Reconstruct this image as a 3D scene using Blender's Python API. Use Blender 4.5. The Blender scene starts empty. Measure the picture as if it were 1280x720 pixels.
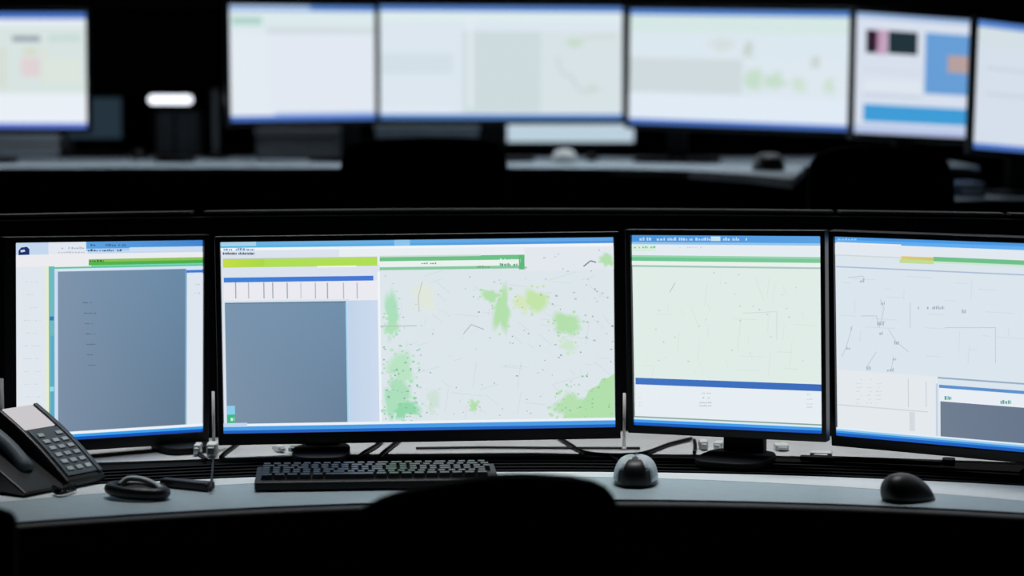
import bpy, bmesh, math, random
import numpy as np
from mathutils import Vector, Matrix
random.seed(7)
rng = np.random.default_rng(7)
C = bpy.context.scene.collection
F = 2600.0; CZ = 1.295; PITCH = math.atan(230 / F)
DESK = 0.74; PLAT = 0.38; SZ = 1.075; RDESK = 1.14

# ------------------------------------------------------------------ helpers
def ray(px, py):
    c, s = math.cos(PITCH), math.sin(PITCH); u = (360 - py) / F
    return Vector(((px - 640) / F, c + u * s, -s + u * c))
def at_z(px, py, z):
    r = ray(px, py); return Vector((0, 0, CZ)) + r * ((z - CZ) / r.z)
def at_y(px, py, y):
    r = ray(px, py); return Vector((0, 0, CZ)) + r * (y / r.y)
def lin(c):
    return tuple(((v / 255) / 12.92 if v / 255 <= .04045 else ((v / 255 + .055) / 1.055) ** 2.4) for v in c)

def mat(name, rgb, rough=.5, spec=.5, noise=.15, scale=40., metal=0., bump=0.):
    m = bpy.data.materials.new(name); m.use_nodes = True
    nt = m.node_tree; b = nt.nodes['Principled BSDF']
    l = lin(rgb)
    tc = nt.nodes.new('ShaderNodeTexCoord'); n = nt.nodes.new('ShaderNodeTexNoise')
    n.inputs['Scale'].default_value = scale; n.inputs['Detail'].default_value = 4
    nt.links.new(tc.outputs['Object'], n.inputs['Vector'])
    r = nt.nodes.new('ShaderNodeValToRGB')
    r.color_ramp.elements[0].position = .3; r.color_ramp.elements[1].position = .7
    r.color_ramp.elements[0].color = (*[v * (1 - noise) for v in l], 1)
    r.color_ramp.elements[1].color = (*[min(1, v * (1 + noise)) for v in l], 1)
    nt.links.new(n.outputs['Fac'], r.inputs['Fac']); nt.links.new(r.outputs['Color'], b.inputs['Base Color'])
    b.inputs['Roughness'].default_value = rough; b.inputs['Metallic'].default_value = metal
    b.inputs['Specular IOR Level'].default_value = spec
    if bump:
        bp = nt.nodes.new('ShaderNodeBump'); bp.inputs['Strength'].default_value = bump; bp.inputs['Distance'].default_value = .002
        nt.links.new(n.outputs['Fac'], bp.inputs['Height']); nt.links.new(bp.outputs['Normal'], b.inputs['Normal'])
    return m
def emis(name, rgb, s):
    m = bpy.data.materials.new(name); m.use_nodes = True; nt = m.node_tree; nt.nodes.clear()
    o = nt.nodes.new('ShaderNodeOutputMaterial'); e = nt.nodes.new('ShaderNodeEmission')
    e.inputs['Color'].default_value = (*lin(rgb), 1); e.inputs['Strength'].default_value = s
    nt.links.new(e.outputs[0], o.inputs[0]); return m
def screen_mat():
    m = bpy.data.materials.new('lit_screen'); m.use_nodes = True; nt = m.node_tree; nt.nodes.clear()
    o = nt.nodes.new('ShaderNodeOutputMaterial'); e = nt.nodes.new('ShaderNodeEmission'); a = nt.nodes.new('ShaderNodeAttribute')
    a.attribute_name = 'Col'; nt.links.new(a.outputs['Color'], e.inputs['Color']); nt.links.new(e.outputs[0], o.inputs[0]); return m

M = dict(
    bezel=mat('black_gloss_plastic', (20, 22, 26), .38, .45),
    housing=mat('black_matte_plastic', (15, 15, 17), .6, .3, bump=.2),
    stand=mat('black_stand_plastic', (9, 9, 11), .6, .25),
    chair=mat('black_chair_fabric', (7, 7, 8), .95, .1, .3, 300, bump=.4),
    chairframe=mat('black_chair_plastic', (8, 8, 9), .6, .2),
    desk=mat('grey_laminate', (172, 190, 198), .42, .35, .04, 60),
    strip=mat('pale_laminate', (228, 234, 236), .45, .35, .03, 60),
    edge=mat('charcoal_edge', (44, 45, 50), .55, .3),
    channel=mat('black_channel', (9, 9, 10), .8, .15),
    shelf=mat('pale_shelf', (200, 202, 203), .6, .3, .06, 25),
    panel=mat('black_panel', (12, 12, 14), .8, .1),
    rail=mat('grey_rail', (62, 61, 61), .5, .4),
    wall=mat('charcoal_wall', (20, 20, 22), .9, .1, .1, 8),
    floor=mat('dark_carpet', (15, 15, 17), .95, .1, .3, 200),
    keyb=mat('black_keyboard', (20, 22, 25), .5, .35),
    key=mat('dark_key', (36, 40, 44), .35, .5, .4, 120),
    mouse=mat('black_mouse', (13, 14, 16), .42, .45),
    silver=mat('silver_grey_plastic', (196, 206, 212), .35, .5),
    phone=mat('black_phone', (17, 18, 21), .38, .5),
    phoneface=mat('slate_phone_face', (80, 91, 100), .45, .5),
    pkey=mat('grey_phone_key', (190, 197, 200), .5, .4),
    white=mat('white_plastic', (228, 230, 228), .45, .4, .04),
    cable=mat('black_cable', (10, 10, 11), .5, .3),
    slate=mat('slate_grey', (104, 114, 122), .5, .3),
    dgrey=mat('dark_grey_box', (110, 112, 116), .6, .3),
    lgrey=mat('light_grey', (168, 180, 190), .5, .3),
    tray=mat('pale_tray_plastic', (236, 242, 248), .5, .3, .04),
    pole=mat('pale_glint', (236, 236, 236), .5, .4),  # near-white tone carries the highlight of the monitor edges
    folder=mat('blue_grey_folder', (70, 84, 112), .5, .3),
    screen=screen_mat(),
    lamp=emis('lamp_tube', (240, 246, 255), 1.6),
    dim=emis('added_display_glow', (36, 51, 61), 1.0),  # added glow for a display that is switched off
    lcd=emis('phone_lcd', (222, 218, 222), .82),
)

def link(name, bm, m, parent=None, smooth=False, bev=0, sub=0):
    me = bpy.data.meshes.new(name); bmesh.ops.recalc_face_normals(bm, faces=bm.faces[:]); bm.to_mesh(me); bm.free()
    o = bpy.data.objects.new(name, me); C.objects.link(o)
    me.materials.append(m)
    if bev:
        b = o.modifiers.new('Bevel', 'BEVEL'); b.width = bev; b.segments = 3; b.limit_method = 'ANGLE'; b.angle_limit = .6
    if sub:
        s = o.modifiers.new('Sub', 'SUBSURF'); s.levels = sub; s.render_levels = sub
    if smooth or bev or sub:
        me.polygons.foreach_set('use_smooth', [True] * len(me.polygons))
        if bev and not smooth:
            w = o.modifiers.new('WN', 'WEIGHTED_NORMAL'); w.keep_sharp = True
    if parent: o.parent = parent
    return o
def tag(o, label=None, cat=None, group=None, kind=None):
    for k, v in (('label', label), ('category', cat), ('group', group), ('kind', kind)):
        if v: o[k] = v
    return o
def thing(name, label, cat, loc, rz=0, group=None):
    o = bpy.data.objects.new(name, None); C.objects.link(o); o.empty_display_size = .05
    o.location = loc; o.rotation_euler = (0, 0, rz); tag(o, label, cat, group); return o
def BM(): return bmesh.new()
def box(bm, x0, x1, y0, y1, z0, z1, mtx=None):
    vs = [bm.verts.new(Vector((x, y, z)) if mtx is None else mtx @ Vector((x, y, z))) for x in (x0, x1) for y in (y0, y1) for z in (z0, z1)]
    for f in ((0, 1, 3, 2), (4, 6, 7, 5), (0, 4, 5, 1), (2, 3, 7, 6), (0, 2, 6, 4), (1, 5, 7, 3)):
        bm.faces.new([vs[i] for i in f])
def prism(bm, pts, a, b, f):            # polygon pts extruded from a to b, f(p, t) -> Vector
    A = [bm.verts.new(f(p, a)) for p in pts]; B = [bm.verts.new(f(p, b)) for p in pts]; n = len(pts)
    bm.faces.new(A); bm.faces.new(B[::-1])
    for i in range(n): bm.faces.new((A[i], B[i], B[(i + 1) % n], A[(i + 1) % n]))
def tube(bm, pts, r, seg=8, rad=None):
    pts = [Vector(p) for p in pts]; rings = []
    for i, p in enumerate(pts):
        t = (pts[min(i + 1, len(pts) - 1)] - pts[max(i - 1, 0)]).normalized()
        a = t.cross(Vector((0, 0, 1)));  a = a.normalized() if a.length > 1e-3 else Vector((1, 0, 0))
        b = t.cross(a).normalized(); rr = rad[i] if rad else r
        rings.append([bm.verts.new(p + (a * math.cos(k * 2 * math.pi / seg) + b * math.sin(k * 2 * math.pi / seg)) * rr) for k in range(seg)])
    for A, B in zip(rings, rings[1:]):
        for k in range(seg): bm.faces.new((A[k], A[(k + 1) % seg], B[(k + 1) % seg], B[k]))
    bm.faces.new(rings[0][::-1]); bm.faces.new(rings[-1])
def lathe(bm, prof, cen=(0, 0, 0), seg=20):
    cen = Vector(cen); rings = [[bm.verts.new(cen + Vector((r * math.cos(2 * math.pi * k / seg), r * math.sin(2 * math.pi * k / seg), z))) for k in range(seg)] for r, z in prof]
    for A, B in zip(rings, rings[1:]):
        for k in range(seg): bm.faces.new((A[k], A[(k + 1) % seg], B[(k + 1) % seg], B[k]))
    bm.faces.new(rings[0][::-1]); bm.faces.new(rings[-1])
def smooth_path(pts, n=8):              # Catmull-Rom
    P = [Vector(p) for p in pts]; P = [2 * P[0] - P[1]] + P + [2 * P[-1] - P[-2]]; out = []
    for i in range(1, len(P) - 2):
        for k in range(n):
            t = k / n; a, b, c, d = P[i - 1], P[i], P[i + 1], P[i + 2]
            out.append(.5 * (2 * b + (c - a) * t + (2 * a - 5 * b + 4 * c - d) * t * t + (3 * b - a - 3 * c + d) * t ** 3))
    return out + [P[-2]]

# ------------------------------------------------------------------ the room
def struct(name, m, *boxes, **k):
    bm = BM()
    for b in boxes: box(bm, *b)
    return tag(link(name, bm, m), kind='structure', **k)
struct('floor', M['floor'], (-3.6, 3.6, -1.6, 9.1, -.1, 0))
struct('ceiling', M['wall'], (-3.6, 3.6, -1.6, 9.1, 2.9, 3.0))
struct('wall_back', M['wall'], (-3.6, 3.6, 9.0, 9.1, 0, 2.9))
struct('wall_left', M['wall'], (-3.6, -3.5, -1.6, 9.0, 0, 2.9))
struct('wall_right', M['wall'], (3.5, 3.6, -1.6, 9.0, 0, 2.9))
struct('wall_front', M['wall'], (-3.5, 3.5, -1.6, -1.5, 0, 2.9))
struct('floor_platform', M['floor'], (-3.5, 3.5, 3.95, 9.0, 0, PLAT))
struct('baseboard_back', M['edge'], (-3.5, 3.5, 8.98, 9.0, PLAT, PLAT + .08))

# ------------------------------------------------------------------ curved consoles
def arc_slab(bm, xs, f0, f1, z0, z1):
    n = len(xs); g = []
    for x in xs:
        g.append([bm.verts.new((x, f0(x), z0)), bm.verts.new((x, f1(x), z0)), bm.verts.new((x, f1(x), z1)), bm.verts.new((x, f0(x), z1))])
    for A, B in zip(g, g[1:]):
        for k in range(4): bm.faces.new((A[k], A[(k + 1) % 4], B[(k + 1) % 4], B[k]))
    bm.faces.new(g[0]); bm.faces.new(g[-1][::-1])
def fitq(pts):
    a = np.array([(p.x, p.y) for p in pts]); q = np.polyfit(a[:, 0], a[:, 1], 2); return lambda x: float(np.polyval(q, x))
front = fitq([at_z(x, y, DESK) for x, y in ((30, 653), (240, 637), (455, 627), (775, 625), (860, 626), (1100, 632), (1280, 640))])
back = fitq([at_z(x, y, DESK) for x, y in ((170, 605), (265, 597), (640, 590), (860, 592), (1100, 600), (1280, 607))])
mid = fitq([at_z(x, y, DESK) for x, y in ((120, 619), (300, 603), (640, 597), (860, 599), (1100, 613), (1280, 626))])
XS = np.linspace(-1.12, 1.12, 57)
off = lambda f, d: (lambda x: f(x) + d)
con = thing('control_console', 'curved grey front control room desk under the four large sharp monitors', 'desk', (0, 3.0, 0))
def cpart(name, m, bm, label=None, bev=0):
    o = link(name, bm, m, con, bev=bev); o.matrix_parent_inverse = Matrix.Translation((0, -3.0, 0)); tag(o, label); return o
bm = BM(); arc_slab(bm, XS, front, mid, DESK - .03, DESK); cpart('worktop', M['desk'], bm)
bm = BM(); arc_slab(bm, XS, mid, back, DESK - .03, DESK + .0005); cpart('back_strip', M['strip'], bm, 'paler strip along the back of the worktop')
bm = BM(); arc_slab(bm, XS, off(front, -.022), off(front, -.0003), DESK - .045, DESK - .0015); cpart('edge_trim', M['edge'], bm, 'dark rounded front edge', bev=.008)
sh = lambda x: back(x) + .165 + .085 * x * x
bm = BM(); arc_slab(bm, XS, off(back, .0003), off(sh, -.0003), DESK - .05, DESK - .004)
for k in range(5): arc_slab(bm, XS, off(back, .02 + .028 * k), off(back, .030 + .028 * k), DESK - .01, DESK - .001)
cpart('cable_channel', M['channel'], bm, 'black ridged channel behind the worktop')
bm = BM(); arc_slab(bm, XS, sh, off(back, .40), DESK - .03, DESK); cpart('monitor_shelf', M['shelf'], bm, 'pale shelf under the monitors')
bm = BM(); arc_slab(bm, XS, off(back, .405), off(back, .43), .05, at_z(640, 262, 0).y and 1.108); cpart('rear_panel', M['panel'], bm, 'black panel rising behind the monitors')
# top rail in segments with small joints
topz = at_y(640, 261.5, back(0) + .40).z
for a, b in ((-1.12, -.53), (-.51, .535), (.545, .80), (.81, 1.12)):
    bm = BM(); arc_slab(bm, np.linspace(a, b, 18), off(back, .400), off(back, .435), topz - .004, topz); cpart('top_rail', M['rail'], bm, 'thin grey rail along the top of the rear panel')
bm = BM(); arc_slab(bm, np.linspace(-1.0, 1.0, 30), off(back, .02), off(back, .05), 0, DESK - .051); cpart('modesty_panel', M['panel'], bm)
for x in (-1.09, 1.06):
    bm = BM(); box(bm, x, x + .03, front(x) + .03, back(x) + .40, 0, DESK - .051); cpart('side_panel', M['panel'], bm)

# ------------------------------------------------------------------ screens
class Canvas:
    """Flat picture of a screen: quads and small meshes with a colour each, in layers of a tenth of a millimetre."""
    def __init__(s, quad, w, h):
        s.q = quad; s.w = w; s.h = h; s.v = []; s.f = []; s.c = []; s.n = 0; s.cores = []
    def uv(s, x, y):
        (a, b, c, d) = s.q                       # TL TR BR BL
        v = .5
        for _ in range(4):
            xl = a[0] + (d[0] - a[0]) * v; xr = b[0] + (c[0] - b[0]) * v; u = (x - xl) / (xr - xl)
            t = a[1] + (b[1] - a[1]) * u; bt = d[1] + (c[1] - d[1]) * u; v = (y - t) / (bt - t)
        return u, v
    def raw(s, pts, cols):
        b = len(s.v)
        for (u, v) in pts: s.v.append(((u - .5) * s.w, -.00006 * s.n, (.5 - v) * s.h))
        s.f.append(tuple(range(b, b + len(pts)))); s.c.append([(*lin(c), 1) for c in cols])
    def rect(s, x0, y0, x1, y1, c, xm=None, c2=None, vert=False):
        xm = (x0 + x1) / 2 if xm is None else xm; ym = (y0 + y1) / 2
        u0, u1 = s.uv(x0, ym)[0], s.uv(x1, ym)[0]; v0, v1 = s.uv(xm, y0)[1], s.uv(xm, y1)[1]
        s.uvrect(max(u0, 0), max(v0, 0), min(u1, 1), min(v1, 1), c, c2, vert)
    def uvrect(s, u0, v0, u1, v1, c, c2=None, vert=False):
        if u1 <= u0 or v1 <= v0: return
        c2 = c2 or c; s.n += 1
        cols = (c, c, c2, c2) if vert else (c, c2, c2, c)
        s.raw([(u0, v0), (u1, v0), (u1, v1), (u0, v1)], cols)
    def grad(s, x0, y0, x1, y1, cols, xm):
        ym = (y0 + y1) / 2; u0, u1 = s.uv(x0, ym)[0], s.uv(x1, ym)[0]; v0, v1 = s.uv(xm, y0)[1], s.uv(xm, y1)[1]; s.n += 1
        g = np.array(cols, float); k = 8
        for i in range(k):
            for j in range(k):
                q = [(i / k, j / k), ((i + 1) / k, j / k), ((i + 1) / k, (j + 1) / k), (i / k, (j + 1) / k)]
                s.raw([(u0 + (u1 - u0) * a, v0 + (v1 - v0) * b) for a, b in q], [tuple((g[0] * (1 - a) + g[1] * a) * (1 - b) + (g[3] * (1 - a) + g[2] * a) * b) for a, b in q])
    def poly(s, pts, c):
        s.n += 1; p = [tuple(min(1, max(0, t)) for t in s.uv(*q)) for q in pts]; s.raw(p, [c] * len(p))
    def line(s, pts, wd, c):
        for (x0, y0), (x1, y1) in zip(pts, pts[1:]):
            L = math.hypot(x1 - x0, y1 - y0) or 1; nx, ny = -(y1 - y0) / L * wd / 2, (x1 - x0) / L * wd / 2
            s.n += 0; p = [tuple(min(1, max(0, t)) for t in s.uv(*q)) for q in ((x0 + nx, y0 + ny), (x1 + nx, y1 + ny), (x1 - nx, y1 - ny), (x0 - nx, y0 - ny))]
            s.raw(p, [c] * 4)
    def dashes(s, x0, y0, x1, y1, c, step=3.2, gap=.25, hv=.5):
        s.n += 1; x = x0
        while x < x1:
            w = step * random.uniform(.5, 1.3)
            if random.random() > gap:
                h = (y1 - y0) * random.uniform(1 - hv, 1); yy = y1 - h
                p = [s.uv(*q) for q in ((x, yy), (min(x + w * .7, x1), yy), (min(x + w * .7, x1), y1), (x, y1))]; s.raw(p, [c] * 4)
            x += w
    def blob(s, cx, cy, rx, ry, c, n=26, rough=.28, bits=10):
        s.n += 1; ph = rng.uniform(0, 6.28, 4); am = rng.uniform(.3, 1, 4); pts = []
        for k in range(n):
            t = 2 * math.pi * k / n; r = 1 + rough * sum(am[j] * math.sin((j + 2) * t + ph[j]) for j in range(4)) / 2 + random.uniform(-.12, .12)
            pts.append((cx + rx * r * math.cos(t), cy + ry * r * math.sin(t)))
        s.n += 0; s.ring(pts, (cx, cy), .7, 1.2, c, (221, 230, 236)); s.cores.append((cx, cy, pts, c))
        for _ in range(bits):
            t = random.uniform(0, 6.28); r = random.uniform(.8, 1.45); x, y = cx + rx * r * math.cos(t), cy + ry * r * math.sin(t); q = random.uniform(1, 3)
            s.fan((x, y), [(x + q * math.cos(a), y + q * .8 * math.sin(a)) for a in (0, 1.2, 2.4, 3.6, 4.9)], c)
    def flush(s):
        for cx, cy, pts, c in s.cores: s.n += 1; s.fan((cx, cy), [(cx + (x - cx) * .72, cy + (y - cy) * .72) for x, y in pts], c)
        s.cores = []; s.n += 1
    def ring(s, pts, cen, a, b, c, bg):
        cl = lambda q: tuple(min(1, max(0, t)) for t in s.uv(*q)); k = len(pts); m = lambda p, f: (cen[0] + (p[0] - cen[0]) * f, cen[1] + (p[1] - cen[1]) * f)
        for i in range(k):
            p, q = pts[i], pts[(i + 1) % k]; s.raw([cl(m(p, a)), cl(m(q, a)), cl(m(q, b)), cl(m(p, b))], [c, c, bg, bg])
    def fan(s, cen, pts, c):
        cl = lambda q: tuple(min(1, max(0, t)) for t in s.uv(*q)); k = len(pts)
        for i in range(k): s.raw([cl(cen), cl(pts[i]), cl(pts[(i + 1) % k])], [c] * 3)
    def specks(s, x0, y0, x1, y1, n, c, r=(.6, 1.6)):
        s.n += 1
        for _ in range(n):
            x, y = random.uniform(x0, x1), random.uniform(y0, y1); a, b = random.uniform(*r), random.uniform(*r) * .7
            p = [s.uv(*q) for q in ((x - a, y - b), (x + a, y - b), (x + a, y + b), (x - a, y + b))]
            k = random.uniform(0, 1); s.raw(p, [tuple(v + (225 - v) * k * .6 for v in c)] * 4)
    def build(s, parent, mw):
        s.flush()
        me = bpy.data.meshes.new('screen'); me.from_pydata([mw @ Vector(v) for v in s.v], [], s.f)
        at = me.color_attributes.new('Col', 'FLOAT_COLOR', 'CORNER')
        at.data.foreach_set('color', np.array([c for f in s.c for c in f], dtype=np.float32).ravel())
        me.materials.append(M['screen']); o = bpy.data.objects.new('screen', me); C.objects.link(o); o.parent = parent; return o

def pose(yaw, tilt, roll):
    r = math.radians; return Matrix.Rotation(r(yaw), 4, 'Z') @ Matrix.Rotation(r(tilt), 4, 'X') @ Matrix.Rotation(r(roll), 4, 'Y')

def monitor(label, group, P, h, base_z, paint, quad, neck_px=None, bz=(.0095, .0095, .009, .016), neck_w=.05, base=(.12, .09), cat='monitor', name='monitor', btn=True, back_shift=.0, base_shift=0):
    x, y, z, yaw, tilt, roll, w = P
    H = Matrix.Translation((x, y, z)) @ pose(yaw, tilt, roll)
    yr = math.radians(yaw); bx = 0.0
    if neck_px is not None:                                  # where along its own width the neck stands
        best = min(np.linspace(-w / 2 + .04, w / 2 - .04, 200), key=lambda t: abs(640 + F * (x + math.cos(yr) * t - math.sin(yr) * .05) / (y + math.sin(yr) * t + math.cos(yr) * .05) - neck_px)); bx = float(best)
    dn = .052
    loc = Vector((x + math.cos(yr) * bx - math.sin(yr) * dn, y + math.sin(yr) * bx + math.cos(yr) * dn, base_z))
    t = thing(name, label, cat, loc, yr, group)
    T = (Matrix.Translation(loc) @ Matrix.Rotation(yr, 4, 'Z')).inverted() @ H
    L, R_, Tp, B = bz; hw, hh = w / 2, h / 2
    bm = BM(); loops = []                                    # bezel ring, 3 mm proud of the panel
    def lp(x0, x1, z0, z1, yy): return [bm.verts.new(T @ Vector(p)) for p in ((x0, yy, z1), (x1, yy, z1), (x1, yy, z0), (x0, yy, z0))]
    o1 = lp(-hw - L, hw + R_, -hh - B, hh + Tp, -.003); i1 = lp(-hw, hw, -hh, hh, -.003); i2 = lp(-hw, hw, -hh, hh, .004); o2 = lp(-hw - L, hw + R_, -hh - B, hh + Tp, .018)
    for k in range(4):
        j = (k + 1) % 4
        bm.faces.new((o1[k], o1[j], i1[j], i1[k])); bm.faces.new((i1[k], i1[j], i2[j], i2[k])); bm.faces.new((o2[k], o2[j], o1[j], o1[k]))
    bm.faces.new(i2); bm.faces.new(o2[::-1])
    link('bezel', bm, M['bezel'], t, bev=.0015)
    bm = BM()
    a = [(-hw * .97, .0181, -hh * .97), (hw * .97, .0181, -hh * .97), (hw * .97, .0181, hh * .97), (-hw * .97, .0181, hh * .97)]
    b = [(-hw * .62, .045, -hh * .66), (hw * .62, .045, -hh * .66), (hw * .62, .045, hh * .66), (-hw * .62, .045, hh * .66)]
    A = [bm.verts.new(T @ Vector(p)) for p in a]; Bv = [bm.verts.new(T @ Vector(p)) for p in b]
    bm.faces.new(A); bm.faces.new(Bv[::-1])
    for k in range(4): bm.faces.new((A[k], A[(k + 1) % 4], Bv[(k + 1) % 4], Bv[k]))
    link('back_housing', bm, M['housing'], t, bev=.004)
    s = Canvas(quad, w, h); s.uvrect(0, 0, 1, 1, (224, 231, 238)); paint(s); s.build(t, T @ Matrix.Translation((0, .0035, 0)))
    if btn:
        bm = BM(); box(bm, hw - .03, hw - .02, -.0042, -.003, -hh - B * .62, -hh - B * .4, T); link('power_button', bm, M['bezel'], t)
    zt = z - base_z
    bm = BM(); box(bm, -neck_w / 2, neck_w / 2, -.004, .016, .01, zt); link('stand_neck', bm, M['stand'], t, bev=.003)
    bm = BM()
    pts = []
    for k in range(28):
        q = 2 * math.pi * k / 28; cx, sy = math.cos(q), math.sin(q)
        pts.append((base[0] * math.copysign(abs(cx) ** .6, cx), base[1] * math.copysign(abs(sy) ** .6, sy)))
    prism(bm, pts, 0, .011, lambda p, z_: Vector((p[0], p[1] + base_shift, z_))); link('stand_base', bm, M['stand'], t, bev=.003)
    return t

BLUE = (84, 158, 224); DK = (90, 104, 124); GW = (118, 148, 176)
def m1(s):
    s.rect(20, 302, 254, 320, (196, 216, 238), 20)
    s.rect(60, 302, 108, 320, (226, 232, 240), 20)
    s.rect(106, 301, 254, 311.5, (92, 162, 226), 180, (64, 132, 208)); s.rect(106, 311, 200, 314, (170, 205, 236), 150)
    s.rect(160, 309, 254, 314, (205, 222, 240), 230)
    s.dashes(70, 309, 104, 312, (170, 180, 200)); s.dashes(70, 315, 104, 317, (190, 190, 205)); s.dashes(108, 305.5, 155, 308.5, (70, 104, 150)); s.dashes(108, 312, 150, 315, (60, 90, 140))
    s.rect(20, 319, 254, 334, (236, 236, 240), 40)
    s.poly([(24, 318), (24, 314), (27, 310), (34, 309), (37, 312), (37, 319), (24, 319.5)], (30, 50, 110)); s.poly([(26, 313.5), (31, 312.5), (32, 315), (27, 316)], (205, 215, 235))
    s.rect(109, 323.5, 254, 327.5, (138, 196, 84), 180); s.rect(109, 327, 254, 331, (88, 178, 74), 180, (72, 172, 80)); s.dashes(110, 325.2, 130, 328, (50, 110, 60)); s.rect(112, 331, 254, 333, (120, 215, 190), 180)
    s.rect(60, 333, 254, 335, (96, 196, 150), 150); s.rect(62, 335, 254, 339.5, (212, 228, 246), 150)
    s.rect(57, 333, 60.5, 548, (232, 238, 196), 58); s.rect(60, 333.5, 67, 552, (112, 184, 192), 64); s.rect(62, 420, 66, 545, (96, 168, 196), 64); s.rect(61, 396, 66, 401, (60, 120, 180)); s.rect(61, 484, 66, 490, (150, 215, 226))
    s.rect(67, 338, 71.5, 551, (206, 220, 246), 69)
    s.grad(71, 339, 232, 540, [(126, 148, 172), (106, 138, 168), (98, 122, 146), (122, 142, 164)], 120)
    for k in range(7): s.dashes(102 + k, 378 + 13 * k, 104 + k + random.uniform(6, 15), 379.6 + 13 * k, (84, 108, 134), 2.4, .3)
    s.rect(231, 340, 233.2, 540, (130, 176, 206)); s.rect(233, 342, 254, 540, (222, 230, 240)); s.rect(232, 338, 254, 341.5, (58, 124, 212)); s.dashes(244, 355, 250, 357, (190, 200, 214)); s.dashes(243, 366, 250, 368, (196, 206, 220))
    for yy in range(352, 520, 16): s.dashes(30, yy, 50, yy + 1.2, (204, 212, 222), 3, .4)
    s.uvrect(0, .958, 1, .972, (236, 242, 248)); s.uvrect(0, .972, 1, 1, (60, 160, 234)); s.uvrect(0, .986, 1, 1, (20, 84, 190)); s.uvrect(0, .972, .3, .982, (60, 200, 220))
def m2(s):
    s.uvrect(0, 0, 1, 1, (220, 227, 238))
    s.uvrect(0, 0, 1, .031, (112, 178, 228), (96, 164, 228)); s.uvrect(0, .018, 1, .031, (92, 184, 226), (78, 142, 220)); s.uvrect(0, 0, .09, .022, (170, 208, 234)); s.uvrect(.44, 0, .48, .03, (140, 198, 236))
    s.uvrect(0, .031, 1, .045, (240, 244, 248)); s.uvrect(.3, .045, 1, .13, (232, 238, 242))
    s.dashes(280, 311, 318, 314.5, (110, 160, 200)); s.dashes(279, 316.5, 318, 319.5, (44, 60, 86), 2.4, .1, .3)
    s.rect(279, 324.6, 471, 335, (176, 222, 84), 330); s.rect(279, 325.5, 330, 334.5, (196, 220, 74), 300, (170, 216, 70)); s.rect(396, 333, 445, 335, (240, 246, 226), 420); s.rect(279, 323.6, 471, 324.8, (190, 200, 190), 330)
    s.rect(280, 347, 466, 353, (62, 128, 214), 360, (70, 120, 214)); s.rect(280, 353, 474, 378, (234, 234, 240), 360)
    for xx in (294, 310, 329, 340, 358, 375, 393, 408, 428, 445): s.rect(xx, 354, xx + 1.4, 374, random.choice([(180, 186, 198), (200, 206, 216), (160, 166, 178)]))
    s.rect(281, 376, 436, 532, (214, 226, 242), 340); s.grad(282, 378.5, 432, 530, [(122, 148, 174), (114, 144, 172), (106, 130, 156), (124, 145, 167)], 340); s.rect(282, 378.5, 432, 380, (100, 126, 146), 340); s.rect(432, 379, 434.2, 531, (166, 214, 240))
    s.rect(434.5, 376, 473, 532, (194, 212, 234), None, (204, 218, 238)); s.rect(472, 340, 476, 532, (240, 244, 248))
    s.rect(283, 508, 293, 519, (136, 204, 232)); s.rect(283, 519, 293, 530, (60, 182, 130)); s.dashes(284, 521, 292, 527, (210, 240, 225))
    # map with parks and street specks
    s.rect(475, 337, 768, 530, (220, 230, 235), 620); s.rect(655, 309, 768, 338, (226, 232, 238), 710)
    for k in range(80):
        x, y = random.uniform(480, 755), random.uniform(345, 520); d = random.choice([(1, .1), (-.15, 1), (.6, .5), (1, -.3)]); L = random.uniform(8, 40)
        s.line([(x, y), (min(764, x + d[0] * L), min(526, y + d[1] * L))], .7, random.choice([(208, 218, 226), (204, 220, 216), (214, 214, 222)]))
    s.n += 1
    G1, G2, G3 = (180, 224, 173), (196, 229, 170), (172, 223, 188)
    s.blob(627, 388, 11, 26, G1, rough=.35); s.blob(613, 370, 12, 7, G1, rough=.4); s.blob(652, 378, 11, 10, (212, 231, 190)); s.blob(669, 376, 15, 14, G2); s.blob(708, 405, 17, 14, G1, rough=.35); s.blob(710, 432, 9, 8, (206, 230, 206))
    s.blob(712, 508, 20, 14, (182, 224, 178), bits=20); s.poly([(700, 528), (706, 519), (716, 515), (722, 504), (731, 499), (736, 488), (748, 482), (752, 474), (760, 473), (768, 467), (768, 528)], (178, 224, 173))
    s.blob(489, 392, 9, 26, G3, rough=.3); s.blob(488, 410, 8, 10, (176, 226, 184)); s.blob(500, 462, 17, 20, (186, 228, 196), rough=.35, bits=18); s.blob(497, 492, 14, 24, G3, rough=.35, bits=18); s.blob(503, 512, 18, 12, (146, 216, 170), bits=22); s.blob(488, 505, 9, 20, G3, bits=8)
    s.blob(591, 508, 5, 7, G1); s.blob(759, 325, 8, 9, G1, bits=3); s.blob(530, 372, 14, 18, (224, 232, 222), bits=4); s.blob(540, 500, 8, 14, (206, 226, 216), bits=8)
    s.flush()
    s.rect(474, 320, 655, 326, (110, 192, 136), 560); s.rect(474, 326, 650, 333, (234, 242, 238), 560); s.rect(474, 333.5, 652, 337, (132, 200, 156), 560); s.rect(648, 319, 655, 337, (96, 184, 124)); s.dashes(624, 323.5, 650, 328, (226, 242, 234), 3); s.dashes(624, 329, 646, 332.5, (96, 150, 120), 3); s.dashes(526, 328.5, 545, 330.5, (110, 130, 130), 3, .5); s.dashes(590, 332, 612, 335, (110, 160, 130), 4, .3)
    s.rect(474, 319.2, 600, 321, (200, 220, 208), 560)
    s.specks(478, 345, 764, 525, 85, (134, 146, 160), (.4, 1.2)); s.specks(478, 430, 525, 525, 60, (110, 180, 145), (.6, 1.5)); s.specks(655, 312, 764, 340, 10, (160, 168, 180)); s.specks(690, 360, 766, 450, 24, (150, 160, 168)); s.specks(690, 470, 766, 526, 40, (130, 190, 140), (.6, 1.6))
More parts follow.
